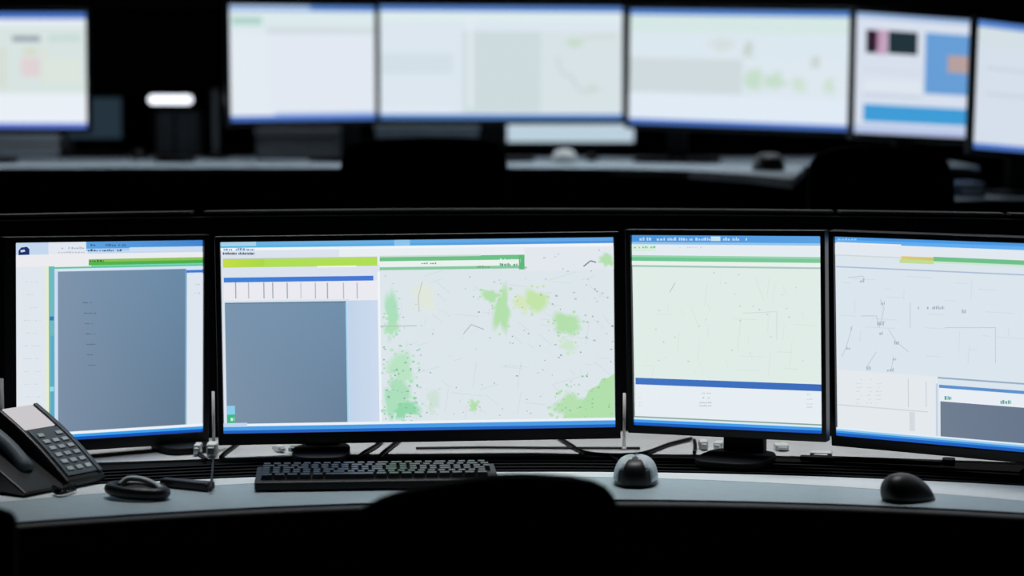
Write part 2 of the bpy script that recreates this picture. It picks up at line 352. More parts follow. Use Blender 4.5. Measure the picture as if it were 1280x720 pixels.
    s.rect(474, 407.5, 520, 408.5, (178, 188, 196), 490); s.line([(729, 333), (738, 326), (745, 328)], 1.6, (120, 136, 150)); s.line([(523, 390), (522, 372), (527, 352)], .9, (190, 190, 180)); s.line([(578, 418), (588, 406), (604, 412)], 1, (170, 180, 190))
    s.uvrect(0, .950, 1, .964, (236, 241, 248)); s.uvrect(0, .964, 1, .988, (74, 156, 228)); s.uvrect(0, .985, 1, 1, (36, 96, 190)); s.uvrect(0, .945, .06, .966, (190, 214, 240))
def m3(s):
    s.uvrect(0, 0, 1, 1, (224, 236, 231))
    s.uvrect(0, 0, 1, .045, (76, 150, 220), (90, 160, 226)); s.uvrect(0, .036, 1, .05, (150, 196, 236)); s.dashes(795, 297.5, 935, 301.5, (190, 216, 240), 3.5, .3); s.rect(890, 296.5, 902, 302, (200, 226, 236))
    s.uvrect(0, .048, 1, .105, (228, 236, 242)); s.uvrect(0, .05, .13, .085, (214, 238, 222)); s.dashes(792, 308, 822, 311, (130, 190, 150)); s.dashes(846, 309, 880, 310.5, (224, 206, 214))
    s.uvrect(0, .105, 1, .135, (110, 196, 144), (126, 200, 156)); s.uvrect(0, .105, 1, .115, (150, 214, 176)); s.uvrect(0, .157, 1, .166, (150, 196, 176), (176, 196, 196)); s.uvrect(0, .135, 1, .157, (232, 242, 236))
    for k in range(34):
        x, y = random.uniform(800, 1010), random.uniform(345, 465); L = random.uniform(6, 40); d = random.choice([(1, .05), (-.1, 1), (.3, .8)])
        s.line([(x, y), (min(1020, x + d[0] * L), min(470, y + d[1] * L))], .8, random.choice([(214, 226, 220), (216, 229, 224), (218, 226, 223)]))
    s.n += 1; s.line([(930, 392), (972, 390), (972, 425)], 1, (206, 220, 218)); s.line([(845, 354), (838, 366)], 1, (178, 200, 206)); s.n += 1
    s.specks(800, 340, 1010, 460, 26, (190, 204, 204), (.6, 1.4))
    s.uvrect(.01, .75, 1, .785, (66, 116, 196), (60, 108, 186)); s.uvrect(.01, .785, 1, .953, (230, 238, 243)); s.uvrect(0, .953, 1, .96, (140, 164, 150))
    for yy in (491, 497, 503, 507): s.dashes(876, yy, 891, yy + 2, (186, 196, 208), 3, .3); s.dashes(1009, yy + 2, 1016, yy + 3.4, (200, 208, 216), 3, .3); s.dashes(798, yy, 802, yy + 1.5, (214, 222, 230))
    s.uvrect(0, .96, 1, .972, (214, 232, 244)); s.uvrect(0, .970, 1, .99, (66, 158, 234)); s.uvrect(0, .985, 1, 1, (30, 92, 190))
def m4(s):
    s.uvrect(0, 0, 1, 1, (219, 229, 237))
    s.uvrect(0, 0, 1, .034, (74, 152, 228)); s.uvrect(0, .016, 1, .036, (98, 172, 238)); s.uvrect(0, .034, 1, .09, (226, 232, 240)); s.dashes(1046, 297.5, 1075, 300.5, (150, 196, 240), 4)
    s.rect(1130, 321.5, 1172, 325.5, (222, 202, 120), 1150, (206, 196, 110)); s.rect(1128, 325.5, 1172, 330, (196, 220, 150), 1150); s.rect(1172, 324, 1400, 329.5, (112, 192, 140), 1225); s.rect(1172, 329.5, 1400, 332, (200, 232, 208), 1225)
    s.rect(1044, 320, 1130, 321.5, (206, 216, 214), 1090); s.rect(1044, 335, 1400, 336.6, (170, 188, 214), 1100); s.rect(1044, 304.5, 1130, 306, (236, 238, 244), 1090)
    for k in range(26):
        x, y = random.uniform(1050, 1270), random.uniform(345, 450); L = random.uniform(8, 40); d = random.choice([(1, .06), (-.05, 1)])
        s.line([(x, y), (x + d[0] * L, min(455, y + d[1] * L))], .7, (204, 216, 224))
    s.n += 1
    for pts in ([(1060, 347), (1080, 345), (1082, 350)], [(1103, 374), (1108, 386), (1104, 402), (1110, 402)], [(1066, 407), (1058, 434), (1052, 446)], [(1077, 395), (1098, 395), (1102, 410)], [(1114, 412), (1124, 428), (1140, 440)], [(1098, 440), (1086, 458)], [(1120, 446), (1118, 462)], [(1186, 410), (1250, 410), (1250, 455)], [(1142, 378), (1142, 410)]):
        s.line(pts, .9, (190, 201, 213))
    s.n += 1
    for (x, y, w_) in ((1152, 382, 34), (1208, 387, 5), (1102, 376, 7), (1099, 402, 9), (1102, 414, 6), (1064, 408, 5), (1058, 432, 6), (1119, 426, 9), (1083, 458, 8), (1112, 460, 9), (1120, 446, 4), (1076, 348, 6)): s.dashes(x, y, x + w_, y + 5, (170, 181, 196), 2.6, .25, .6)
    s.rect(1050, 463, 1400, 465, (150, 172, 196), 1055); s.rect(1048, 466, 1178, 566, (228, 233, 238), 1100)
    s.rect(1048, 507, 1165, 508.5, (206, 214, 222), 1060)
    for x in (1072, 1086, 1098): 
        for yy in range(474, 505, 5): s.dashes(x, yy, x + 7, yy + 1.5, (206, 214, 222), 3, .4)
    s.rect(1140, 474, 1141, 510, (196, 206, 216)); s.rect(1163, 478, 1164, 510, (196, 206, 216)); s.rect(1142, 516, 1149, 540, (210, 218, 224)); s.rect(1176, 480, 1178.5, 560, (196, 210, 228), 1177)
    s.rect(1180, 485, 1400, 489, (92, 146, 206), 1230); s.rect(1180, 489, 1400, 506, (232, 238, 244), 1230); s.rect(1182, 506, 1400, 562, (112, 126, 146), 1230, (96, 112, 134)); s.dashes(1187, 495.5, 1196, 500.5, (80, 170, 160), 3, 0, .4); s.dashes(1257, 500, 1270, 505.5, (80, 170, 160), 3, 0, .4); s.rect(1182, 553, 1400, 556, (190, 206, 226), 1230)
    s.uvrect(0, .958, 1, .97, (224, 238, 246)); s.uvrect(0, .966, 1, .978, (150, 200, 236)); s.uvrect(0, .975, 1, .99, (62, 150, 230)); s.uvrect(0, .985, 1, 1, (34, 96, 190))

FRONT = 'large sharp monitors along the front control desk'
monitor('squarish monitor showing a tall blue-grey window, behind the desk phone', FRONT, (-0.6305,3.2573,0.9242,30.267,-0.300,1.111,0.3069), .31, DESK, m1, [(20, 304), (254, 301), (254, 540), (20, 555)], 207, bz=(.020, .0095, .009, .018), neck_w=.05, base=(.04, .055), base_shift=-.05)
monitor('widest front monitor showing a street map with green park patches', FRONT, (-0.1460, 3.2475, 0.9325, 2.718, -1.991, -0.554, 0.6157), .30, DESK, m2, [(276, 304), (767, 296.5), (769, 534.5), (279, 542.5)], 400, bz=(.0085, .0085, .009, .0185), neck_w=.055, base=(.045, .075), base_shift=-.04)
monitor('squarish monitor with pale green map above a dark blue bar', FRONT, (0.3282, 3.1875, 0.9427, -24.466, 0.264, -1.159, 0.3055), .30, DESK, m3, [(789, 294.6), (1025, 296), (1028, 543), (792, 532)], 932, bz=(.0095, .0075, .009, .0125), neck_w=.066, base=(.055, .07), base_shift=-.04)
monitor('angled monitor with pale line map and small grey window, cut off by the photo edge', FRONT, (0.6855,3.0828,0.9357,-31.734,3.752,0.002,0.4365), .312, DESK, m4, [(1042, 295.4), (1399, 309.8), (1397, 576.2), (1046, 545.6)], 1330, bz=(.0075, .0095, .009, .0165), neck_w=.06, base=(.05, .06))

def r_generic(c):
    def f(s):
        s.uvrect(0, 0, 1, 1, c); s.uvrect(0, 0, 1, .05, (92, 138, 210)); s.uvrect(0, .955, 1, 1, (80, 122, 204))
    return f
def r0(s):
    s.uvrect(0, 0, 1, 1, (228, 236, 242)); s.uvrect(0, 0, 1, .055, (80, 124, 206)); s.uvrect(0, .12, 1, .7, (216, 228, 226)); s.rect(15, 45, 50, 52, (150, 158, 170)); s.rect(60, 44, 100, 52, (200, 220, 214)); s.rect(0, 90, 8, 103, (206, 216, 184)); s.rect(-40, 60, 8, 110, (214, 222, 214)); s.rect(26, 72, 50, 96, (224, 211, 214)); s.rect(30, 60, 46, 68, (214, 218, 198)); s.rect(52, 62, 58, 104, (222, 226, 212)); s.rect(54, 74, 100, 104, (220, 230, 222)); s.uvrect(0, .70, 1, .955, (234, 240, 247)); s.uvrect(0, .955, 1, 1, (96, 124, 216))
def r1(s):
    r_generic((226, 233, 242))(s); s.uvrect(0, .05, 1, .23, (220, 234, 238)); s.uvrect(.02, .10, .22, .17, (178, 212, 204)); s.uvrect(.25, .18, 1, .25, (212, 222, 228)); s.uvrect(0, .25, .26, .94, (228, 236, 243)); s.uvrect(0, 0, .55, .04, (170, 196, 232)); s.uvrect(.3, .93, 1, .955, (170, 190, 232))
def r2(s):
    r_generic((220, 231, 240))(s); s.uvrect(0, .05, 1, .14, (222, 236, 238)); s.uvrect(.0, .42, .3, .6, (212, 224, 231)); s.uvrect(.34, .22, .66, .94, (206, 219, 222)); s.uvrect(.36, .05, .38, .9, (226, 236, 242)); s.uvrect(.66, .22, 1, .94, (215, 227, 230))
    s.line([(696, 70), (700, 90), (715, 98), (722, 112), (735, 118)], 5, (206, 210, 218)); s.line([(706, 56), (730, 48), (770, 44)], 5, (206, 218, 214)); s.n += 1; s.blob(716, 54, 8, 5, (196, 218, 196)); s.blob(740, 112, 10, 5, (206, 216, 216)); s.uvrect(0, .9, .3, .955, (224, 234, 246)); s.uvrect(0, .955, 1, 1, (84, 132, 196))
def r3(s):
    r_generic((221, 232, 240))(s); s.uvrect(0, .05, 1, .2, (214, 232, 230)); s.uvrect(0, .2, 1, .4, (220, 232, 240)); s.uvrect(0, .42, .52, .72, (207, 219, 222)); s.uvrect(0, .74, 1, .955, (224, 235, 246)); s.blob(945, 100, 12, 13, (198, 223, 204)); s.blob(970, 102, 12, 10, (198, 223, 204)); s.blob(938, 62, 5, 10, (198, 212, 206)); s.blob(1022, 78, 5, 7, (202, 212, 214)); s.blob(1038, 108, 6, 9, (206, 224, 210)); s.blob(905, 56, 16, 8, (212, 224, 224)); s.blob(1000, 106, 9, 8, (206, 226, 212))
def r4(s):
    s.uvrect(0, 0, 1, 1, (216, 224, 238)); s.uvrect(0, 0, 1, .04, (150, 180, 220)); s.rect(1083, 37, 1097, 66, (30, 34, 44)); s.rect(1096, 37, 1109, 68, (196, 160, 190)); s.rect(1088, 40, 1097, 60, (60, 30, 50)); s.rect(1110, 39, 1147, 68, (36, 52, 60)); s.rect(1156, 42, 1216, 120, (104, 158, 214)); s.rect(1185, 70, 1212, 92, (184, 160, 158)); s.rect(1080, 88, 1150, 90, (206, 214, 226)); s.rect(1080, 100, 1152, 116, (222, 230, 240)); s.rect(1080, 118, 1152, 122, (200, 212, 226)); s.rect(1080, 134, 1214, 156, (64, 156, 214), 1145); s.uvrect(0, .93, 1, 1, (184, 198, 232))
def r5(s):
    r_generic((214, 223, 236))(s); s.uvrect(0, .05, 1, .2, (212, 224, 230)); s.uvrect(.1, .35, 1, .38, (204, 214, 228)); s.uvrect(.1, .55, 1, .58, (204, 214, 228))
REAR = 'blurred monitors along the rear desk'
RB = (.010, .010, .010, .014)
kw = dict(bz=RB, btn=False, base=(.11, .09))
monitor('blurred rear monitor with a pink map patch, left of the lit lamp tube', REAR, (-1.4275, 5.4688, 1.3817, -2.0, -1.082, 0.136, 0.6337), .30, RDESK, r0, [(-193, 16), (107, 16), (109, 161), (-191, 160)], None, **kw)
monitor('blurred rear monitor with a plain white window, right of the lamp tube', REAR, (-0.5468, 5.4936, 1.4008, 26.766, 1.097, -0.576, 0.4066), .30, RDESK, r1, [(286, 6), (469, 8), (469, 150), (289, 153)], 440, **kw)
monitor('widest blurred rear monitor with a grey panel beside a faint map', REAR, (-0.0265, 5.5825, 1.4037, 6.909, -0.963, 0.071, 0.6512), .30, RDESK, r2, [(474, 7), (778, 9), (778, 150), (476, 149)], 616, **kw)
monitor('blurred rear monitor with small green map patches and a grey band', REAR, (0.5821, 5.3981, 1.3845, -25.772, 2.6, 1.719, 0.6045), .30, RDESK, r3, [(787, 10), (1065, 15), (1063, 165), (786, 155)], 845, **kw)
monitor('blurred rear monitor showing a web page with blue blocks and dark pictures', REAR, (1.0117, 5.2677, 1.3651, 22.722, -3.166, 2.591, 0.3424), .30, RDESK, r4, [(1070, 15), (1215, 24), (1211, 176), (1068, 165)], 1128, **kw)
monitor('plain pale blurred rear monitor cut off by the photo edge, beside the web page', REAR, (1.2455, 4.9820, 1.3275, 31.246, -2.521, 4.057, 0.3794), .30, SZ, r5, [(1222, 24), (1367, 40), (1360, 202), (1217, 185)], None, bz=RB, btn=False, base=(.08, .06), base_shift=-.01)
# further bright screen seen through the gap under the wide rear monitor
gp = at_y(713, 178, 6.1)
monitor('bright blank screen glimpsed in the gap beneath the widest rear monitor', None, (gp.x, gp.y, gp.z + .13, -2, 0, 0, .37), .26, RDESK, lambda s: s.uvrect(0, 0, 1, 1, (188, 208, 222)), [(0, 0), (1, 0), (1, 1), (0, 1)], None, bz=(.01, .01, .01, .012), btn=False, base=(.09, .07), name='distant_monitor')

# ------------------------------------------------------------------ rear desk
rd = thing('rear_desk', 'long curved grey rear desk carrying the blurred monitors', 'desk', (0, 5.4, PLAT))
fr = [at_z(x, y, RDESK) for x, y in ((-330, 212), (-150, 211), (0, 210), (300, 209.5), (640, 209.5), (760, 210.5), (860, 213), (940, 219), (990, 225))]
fr = [Vector((p.x, p.y, 0)) for p in fr]; en = at_z(1006, 208, RDESK)
poly = fr + [Vector((en.x, en.y, 0)), Vector((1.16, 5.17, 0)), Vector((1.22, 6.3, 0)), Vector((0, 6.45, 0)), Vector((-2.2, 6.45, 0))]
def rpart(name, m, bm, label=None, bev=0):
    o = link(name, bm, m, rd, bev=bev); o.matrix_parent_inverse = Matrix.Translation((0, -5.4, -PLAT)); tag(o, label); return o
bm = BM(); prism(bm, poly, RDESK - .018, RDESK, lambda p, z: Vector((p.x, p.y, z))); bmesh.ops.triangulate(bm, faces=[f for f in bm.faces if len(f.verts) > 4]); rpart('worktop', M['lgrey'], bm)
bm = BM(); fx = [p.x for p in fr]; fy = [p.y for p in fr]
ff = lambda x: float(np.interp(x, fx, fy)); xs2 = np.linspace(fx[0], min(.33, fx[-1]), 30)
arc_slab(bm, xs2, off(ff, .06), off(ff, .09), PLAT, RDESK - .019); rpart('modesty_panel', M['panel'], bm)
for (x0, y0, x1, y1) in ((-2.15, 5.5, -2.12, 6.4), (1.12, 5.25, 1.15, 6.1), (.2, 5.6, .23, 6.3)):
    bm = BM(); box(bm, x0, x1, y0, y1, PLAT, RDESK - .019); rpart('side_panel', M['panel'], bm)
zt = at_y(640, 2.5, 6.47).z
bm = BM(); box(bm, -2.3, 2.3, 6.46, 6.5, PLAT, zt - .012); rpart('rear_panel', M['panel'], bm, 'black partition behind the rear desk')
bm = BM(); box(bm, -2.3, 2.3, 6.455, 6.505, zt - .0115, zt); rpart('top_rail', M['rail'], bm, 'thin grey rail on the partition')

# lower side table at the right, behind
def tabletop_at(px, py, z): p = at_z(px, py, z); return p
SZ = 1.075
p0 = at_z(1188, 249, SZ); st = thing('side_table', 'low grey side table behind the angled monitor cut off by the photo edge', 'table', (p0.x + .35, p0.y + .2, PLAT))
def lb(o, parent): o.parent = parent; o.matrix_parent_inverse = Matrix.Translation(-parent.location); return o
bm = BM(); box(bm, p0.x, p0.x + .7, p0.y, p0.y + .345, SZ - .03, SZ); lb(link('tabletop', bm, M['lgrey'], bev=.004), st)
for dx in (.03, .64):
    for dy in (.03, .28):
        bm = BM(); box(bm, p0.x + dx, p0.x + dx + .035, p0.y + dy, p0.y + dy + .035, PLAT, SZ - .0301); lb(link('leg', bm, M['panel']), st)
bm = BM(); p1 = Vector((p0.x + .03, p0.y + .07, SZ)); box(bm, 0, .07, 0, .16, 0, .034); o = link('binder', bm, M['folder'], bev=.006); o.location = p1; tag(o, 'blue-grey binder lying on the low side table at the right', 'binder')
bm = BM(); box(bm, .0, .05, .004, .145, .008, .026); o2 = link('page_block', bm, M['lgrey'], o); o2.location = (0.01, -.006, 0)

# ------------------------------------------------------------------ small things on the rear desk
def plain(name, label, cat, loc, build, m, bev=0, smooth=False, rz=0, group=None, sub=0):
    bm = BM(); build(bm); o = link(name, bm, m, bev=bev, smooth=smooth, sub=sub); o.location = loc; o.rotation_euler = (0, 0, rz); tag(o, label, cat, group); return o
def span(px0, px1, ytop, depth, base=RDESK):
    a, b = at_y(px0, ytop, depth), at_y(px1, ytop, depth); return a.x, b.x, a.z - base
# grey tray at far left
a, b, h = span(-60, 72, 166, 5.95)
t = thing('paper_tray', 'light grey low paper tray below the left rear monitor', 'tray', ((a + b) / 2, 5.95, RDESK)); w = b - a
bm = BM(); box(bm, -w / 2, w / 2, 0, .22, 0, h * .45); link('lower_tray', bm, M['tray'], t, bev=.004)
bm = BM(); box(bm, -w / 2, w / 2, .01, .22, h * .55, h)
for sx in (-1, 1): box(bm, sx * (w / 2 - .006) - .005, sx * (w / 2 - .006) + .005, .02, .21, h * .44, h * .56)
link('upper_tray', bm, M['tray'], t, bev=.003)
# dark slate display switched off; faint glow added to lift its face
a, b, h = span(84, 151, 123, 6.0)
t = thing('small_display', 'small dark slate grey display with added face glow on a black base beside the lamp tube', 'display', ((a + b) / 2, 6.0, RDESK)); w = b - a
hb = h - .115
bm = BM(); box(bm, -w / 2 - .006, w / 2 + .006, 0, .02, hb - .006, h + .006); link('bezel', bm, M['bezel'], t, bev=.003)
bm = BM(); box(bm, -w / 2, w / 2, -.0015, -.0002, hb, h); link('screen', bm, M['dim'], t)
bm = BM(); box(bm, -.02, .02, .021, .04, .0, hb + .05); link('stand_neck', bm, M['stand'], t, bev=.002)
bm = BM(); box(bm, -w / 2 - .03, w / 2, -.04, .07, 0.0, .018); link('stand_base', bm, M['stand'], t, bev=.004)
# lamp with lit tube
a, b, h = span(191, 235, 125, 5.5)
t = thing('desk_lamp', 'black desk lamp with a short brightly lit white tube', 'lamp', ((a + b) / 2, 5.5, RDESK)); w = b - a; rT = .013
bm = BM(); lathe(bm, [(.055, 0), (.055, .008), (.045, .014), (.012, .018)], (0, .06, 0)); link('lamp_base', bm, M['stand'], t, smooth=True)
bm = BM(); tube(bm, smooth_path([(0, .06, .016), (0, .065, h * .6), (0, .05, h), (0, .022, h + .01)]), .005); link('lamp_arm', bm, M['stand'], t, smooth=True)
bm = BM(); n = 10; pts = [(-w / 2 - rT * math.cos(q), 0, 0) for q in np.linspace(0, math.pi / 2, 6)] + [(w / 2 + rT * math.sin(q), 0, 0) for q in np.linspace(0, math.pi / 2, 6)]
rad = [max(.0006, rT * math.sin(q)) for q in np.linspace(0, math.pi / 2, 6)] + [max(.0006, rT * math.cos(q)) for q in np.linspace(0, math.pi / 2, 6)]
tube(bm, [(p[0], 0, h) for p in pts], rT, 16, rad); link('lamp_tube', bm, M['lamp'], t, smooth=True)
bm = BM(); box(bm, -w / 2 - .01, w / 2 + .01, rT + .001, rT + .012, h - .012, h + .014); link('reflector', bm, M['stand'], t, bev=.003)
# dark box below the lamp
a, b, h = span(194, 248, 140, 6.1)
t = thing('equipment_box', 'dark grey equipment box behind the lit lamp tube', 'box', ((a + b) / 2, 6.1, RDESK)); w = b - a
bm = BM(); box(bm, -w / 2, w / 2, 0, .16, .006, h); link('casing', bm, M['dgrey'], t, bev=.006)
for sx in (-1, 1): bm = BM(); box(bm, sx * w * .36 - .008, sx * w * .36 + .008, .02, .14, 0, .0058); link('foot', bm, M['stand'], t)
# dim upright pole
a, b, h = span(260, 270, 112, 5.8)
t = thing('dark_pole', 'slim dim grey upright pole between lamp tube and rear monitor', 'pole', ((a + b) / 2, 5.86, RDESK))
bm = BM(); tube(bm, [(0, 0, .01), (0, 0, h)], .009, 14); link('shaft', bm, M['dgrey'], t)
bm = BM(); lathe(bm, [(.04, 0), (.04, .006), (.012, .011)]); link('foot', bm, M['stand'], t)
# grey boxes seen under rear monitors
for (x0, x1, yt, d, lab, mm) in ((318, 424, 160, 5.8, 'grey storage box under the rear monitor with the plain white window', 'dgrey'), (468, 598, 156, 5.95, 'pale storage box behind the rear chair, under the widest rear monitor', 'lgrey')):
    a, b, h = span(x0, x1, yt, d); w = b - a
    t = thing('storage_box', lab, 'box', ((a + b) / 2, d, RDESK), 0, 'grey boxes under the rear monitors')
    bm = BM(); box(bm, -w / 2 + .004, w / 2 - .004, .004, .16, 0, h * .72); link('tub', bm, M[mm], t, bev=.006)
    bm = BM(); box(bm, -w / 2, w / 2, 0, .164, h * .725, h); link('lid', bm, M[mm], t, bev=.006)

# mice -------------------------------------------------------------
def mouse_bm(L, W, Hh, peak=.55, ex=.62):
    bm = BM(); nu, nv = 24, 10; top = None; rings = []
    for j in range(nv + 1):
        q = j / nv * math.pi / 2; ring = []
        for k in range(nu):
            t = 2 * math.pi * k / nu; x = math.copysign(abs(math.cos(t)) ** .8, math.cos(t)); y = math.copysign(abs(math.sin(t)) ** .8, math.sin(t))
            s_ = max(.02, math.cos(q)) ** ex; z = Hh * math.sin(q) ** .9
            ring.append(bm.verts.new((x * W / 2 * s_, y * L / 2 * s_ + (peak - .5) * L * (z / Hh), z)))
        rings.append(ring)
        if j == nv - 1: break
    c = bm.verts.new((0, (peak - .5) * L, Hh))
    for A, B in zip(rings, rings[1:]):
        for k in range(nu): bm.faces.new((A[k], A[(k + 1) % nu], B[(k + 1) % nu], B[k]))
    for k in range(nu): bm.faces.new((rings[-1][k], rings[-1][(k + 1) % nu], c))
    bm.faces.new(rings[0][::-1]); return bm
def mouse(label, loc, rz, L, W, Hh, m, group=None, sides=None, peak=.45, wheel=True, cord=None, ex=.62):
    t = thing('computer_mouse', label, 'mouse', loc, rz, group)
    link('shell', mouse_bm(L, W, Hh, peak, ex), m, t, smooth=True)
    if sides:
        b = mouse_bm(L * .995, W * 1.05, Hh * .99, peak)
        g = [f for f in b.faces for m_ in (f.calc_center_median(),) if not (abs(m_.x) * 2 / W > .95 * math.sqrt(max(0, 1 - m_.z / Hh)) and m_.y > -.46 * L and m_.z > .004)]
        bmesh.ops.delete(b, geom=g, context='FACES')
        o = link('side_grip', b, sides, t, smooth=True); tag(o, 'silver-grey side bands')
        sm = o.modifiers.new('Sol', 'SOLIDIFY'); sm.thickness = .0015; sm.offset = 0
    if wheel:
        b = BM(); lathe(b, [(.006, -.003), (.008, -.002), (.008, .002), (.006, .003)]); bmesh.ops.rotate(b, verts=b.verts[:], matrix=Matrix.Rotation(math.pi / 2, 3, 'Y')); bmesh.ops.translate(b, verts=b.verts[:], vec=(0, L * .28, Hh * .72)); link('scroll_wheel', b, M['silver'], t, smooth=True)
    if cord:
        inv = (Matrix.Translation(loc) @ Matrix.Rotation(rz, 4, 'Z')).inverted()
        b = BM(); tube(b, smooth_path([inv @ Vector(p) for p in cord]), .0016); link('cord', b, M['cable'], t, smooth=True)
    return t
p = at_z(797, 610, DESK); p.y += .045
mouse('black mouse with silver sides, right of the chair top', (p.x, p.y, DESK), math.radians(-6), .105, .062, .040, M['mouse'], 'mice on the front desk', M['silver'], .42,
      cord=[(p.x, p.y + .045, DESK + .012), (p.x - .008, p.y + .085, DESK + .0045), (p.x - .012, back(p.x) + .06, DESK + .003), (p.x - .03, back(p.x) + .14, DESK + .003)])
p = at_z(1141, 630, DESK); p.y += .03
mouse('plain black domed mouse near the right end of the front desk', (p.x, p.y, DESK), math.radians(-62), .078, .056, .0385, M['mouse'], 'mice on the front desk', None, .30, wheel=False, ex=.95)
for (x0, x1, y1, m, lab) in ((690, 722, 205, 'white', 'white blurred mouse on the rear desk below the bright glimpsed screen'), (945, 984, 214, 'mouse', 'black blurred mouse near the right end of the rear desk'), (733, 748, 202, 'mouse', 'black blurred mouse just right of the white rear mouse'), (158, 180, 200, 'mouse', 'small black blurred mouse on the rear desk below the lamp tube')):
    a, b = at_z(x0, y1, RDESK), at_z(x1, y1, RDESK); w = b.x - a.x
    mouse(lab, ((a.x + b.x) / 2, a.y + .06, RDESK), .1, w * 1.5, w, w * .55, M[m], 'mice on the rear desk', None, wheel=False)

# ------------------------------------------------------------------ keyboard
kl, kr = at_z(318, 615.5, DESK), at_z(622, 604, DESK)
kw_, kd = .352, .104
kang = math.atan2(at_z(622, 611, DESK).y - kl.y, kr.x - kl.x)
kb = thing('keyboard', 'black compact keyboard on the front desk under the widest front monitor', 'keyboard', (kl.x, kl.y, DESK), kang)
prof = [(0, .001), (0, .0125), (.005, .0145), (kd - .004, .0185), (kd, .017), (kd, .001)]
bm = BM(); prism(bm, prof, 0, kw_, lambda q, x: Vector((x, q[0], q[1]))); link('case', bm, M['keyb'], kb, bev=.0025)
bm = BM(); sl = (.0185 - .0145) / (kd - .010)
rows = 6; rh = (kd - .016) / rows
for r in range(rows):
    y0 = .010 + r * rh; x = .008
    while x < kw_ - .018:
        kwid = rh * random.choice([1, 1, 1, 1, 1.4]) if r else (rh * 5 if .09 < x < .12 else rh * 1.25)
        kwid = min(kwid, kw_ - .008 - x); zz = .0145 + (y0 - .006) * sl + .0005; e = .0012
        A = [bm.verts.new((xx, yy, zz + (yy - y0) * sl)) for xx, yy in ((x + .0005, y0 + .0005), (x + kwid - .0005, y0 + .0005), (x + kwid - .0005, y0 + rh - .0005), (x + .0005, y0 + rh - .0005))]
        B = [bm.verts.new((xx, yy, zz + .0065 + (yy - y0) * sl)) for xx, yy in ((x + .0026, y0 + .003), (x + kwid - .0026, y0 + .003), (x + kwid - .0026, y0 + rh - .002), (x + .0026, y0 + rh - .002))]
        bm.faces.new(B)
        for k in range(4): bm.faces.new((A[k], A[(k + 1) % 4], B[(k + 1) % 4], B[k]))
        x += kwid
link('key_field', bm, M['key'], kb)
for fx_ in (.02, kw_ - .035):
    for fy_ in (.008, kd - .02):
        bm = BM(); box(bm, fx_, fx_ + .015, fy_, fy_ + .012, 0, .00095); link('rubber_foot', bm, M['cable'], kb)
bm = BM(); tube(bm, smooth_path([(.16, kd + .0005, .010), (.17, kd + .03, .004), (.2, kd + .06, .003), (.23, kd + .10, .003)]), .002); link('cord', bm, M['cable'], kb, smooth=True)

# ------------------------------------------------------------------ desk phone
pb = at_z(84, 613, DESK); ang = math.radians(55)
ph = thing('desk_phone', 'black desk phone with lit white display at the left end of the front desk', 'telephone', (pb.x, pb.y, DESK), ang)
SL, A0, PW = .168, math.radians(32.5), .074      # slope length and angle
fz = .014; cs, sn = math.cos(A0), math.sin(A0)
def face(u, v, d=0):
    d += .005 * math.sin(math.pi * min(1, max(0, v / SL))); return Vector((u, v * cs - d * sn, fz + v * sn + d * cs))   # u across, v up the slope, d off the face
lx, lz = SL * cs, fz + SL * sn
prof = [(0, .001), (-.004, fz * .6)] + [(face(0, SL * k / 10).y, face(0, SL * k / 10).z) for k in range(11)] + [(lx + .012, lz - .006), (lx + .02, lz - .03), (lx + .012, .001)]
bm = BM(); prism(bm, prof, -.002, PW, lambda q, x: Vector((x, q[0], q[1]))); link('body', bm, M['phone'], ph, bev=.004)
prof2 = [(.006, .001), (.001, .006), (.012, .012), (lx - .006, lz - .030), (lx + .010, lz - .036), (lx + .012, .001)]
bm = BM(); prism(bm, prof2, -.078, -.0022, lambda q, x: Vector((x, q[0], q[1]))); link('cradle', bm, M['phone'], ph, bev=.003)
def facebox(bm, u0, u1, v0, v1, d0, d1, n=1):
    R_ = [[bm.verts.new(face(u, v0 + (v1 - v0) * k / n, d)) for u, d in ((u0, d0), (u1, d0), (u1, d1), (u0, d1))] for k in range(n + 1)]
    for A, B in zip(R_, R_[1:]):
        for k in range(4): bm.faces.new((A[k], A[(k + 1) % 4], B[(k + 1) % 4], B[k]))
    bm.faces.new(R_[0][::-1]); bm.faces.new(R_[-1])
bm = BM(); facebox(bm, .006, .067, .006, SL * .64, .0005, .0022, 8); link('keypad_plate', bm, M['phoneface'], ph, bev=.0008)
bm = BM(); facebox(bm, .003, .061, SL * .655, SL * .985, .0008, .0026, 5); tag(link('display', bm, M['lcd'], ph, bev=.0006), 'lit white display')
bm = BM(); facebox(bm, .0635, .071, SL * .02, SL * .99, .0008, .0045, 10); link('side_rim', bm, M['phoneface'], ph, bev=.0012)
for r in range(6):
    for c in range(3):
        if r == 5 and c == 1: continue
        u = .0125 + c * .0175; v = .014 + r * .0148
        bm = BM(); facebox(bm, u, u + .0115, v, v + .0078, .0023, .0042); link('key', bm, M['pkey'], ph, bev=.001)
# handset along the cradle
bm = BM(); hp = []
for k in range(15):
    s_ = k / 14; hp.append(face(-.034, .045 + s_ * .095, -.017 + .006 * math.sin(math.pi * s_)))
rad = [.0135 - .003 * math.sin(math.pi * k / 14) if 0 < k < 14 else .009 for k in range(15)]
tube(bm, hp, .02, 14, rad); tag(link('handset', bm, M['slate'], ph, smooth=True), 'dark grey handset lying in its cradle')
bm = BM(); sp = []
for k in range(90):
    q = k / 89; th = q * 2 * math.pi * 14; c0 = Vector((-.035 - .02 * math.sin(math.pi * q), -.012 - .012 * math.sin(math.pi * q) + q * .05 * -.2, .008)); sp.append(c0 + Vector((q * .03, .005 * math.cos(th), .006 * math.sin(th) * .9)))
tube(bm, sp, .0013, 6); link('coiled_cord', bm, M['cable'], ph, smooth=True)

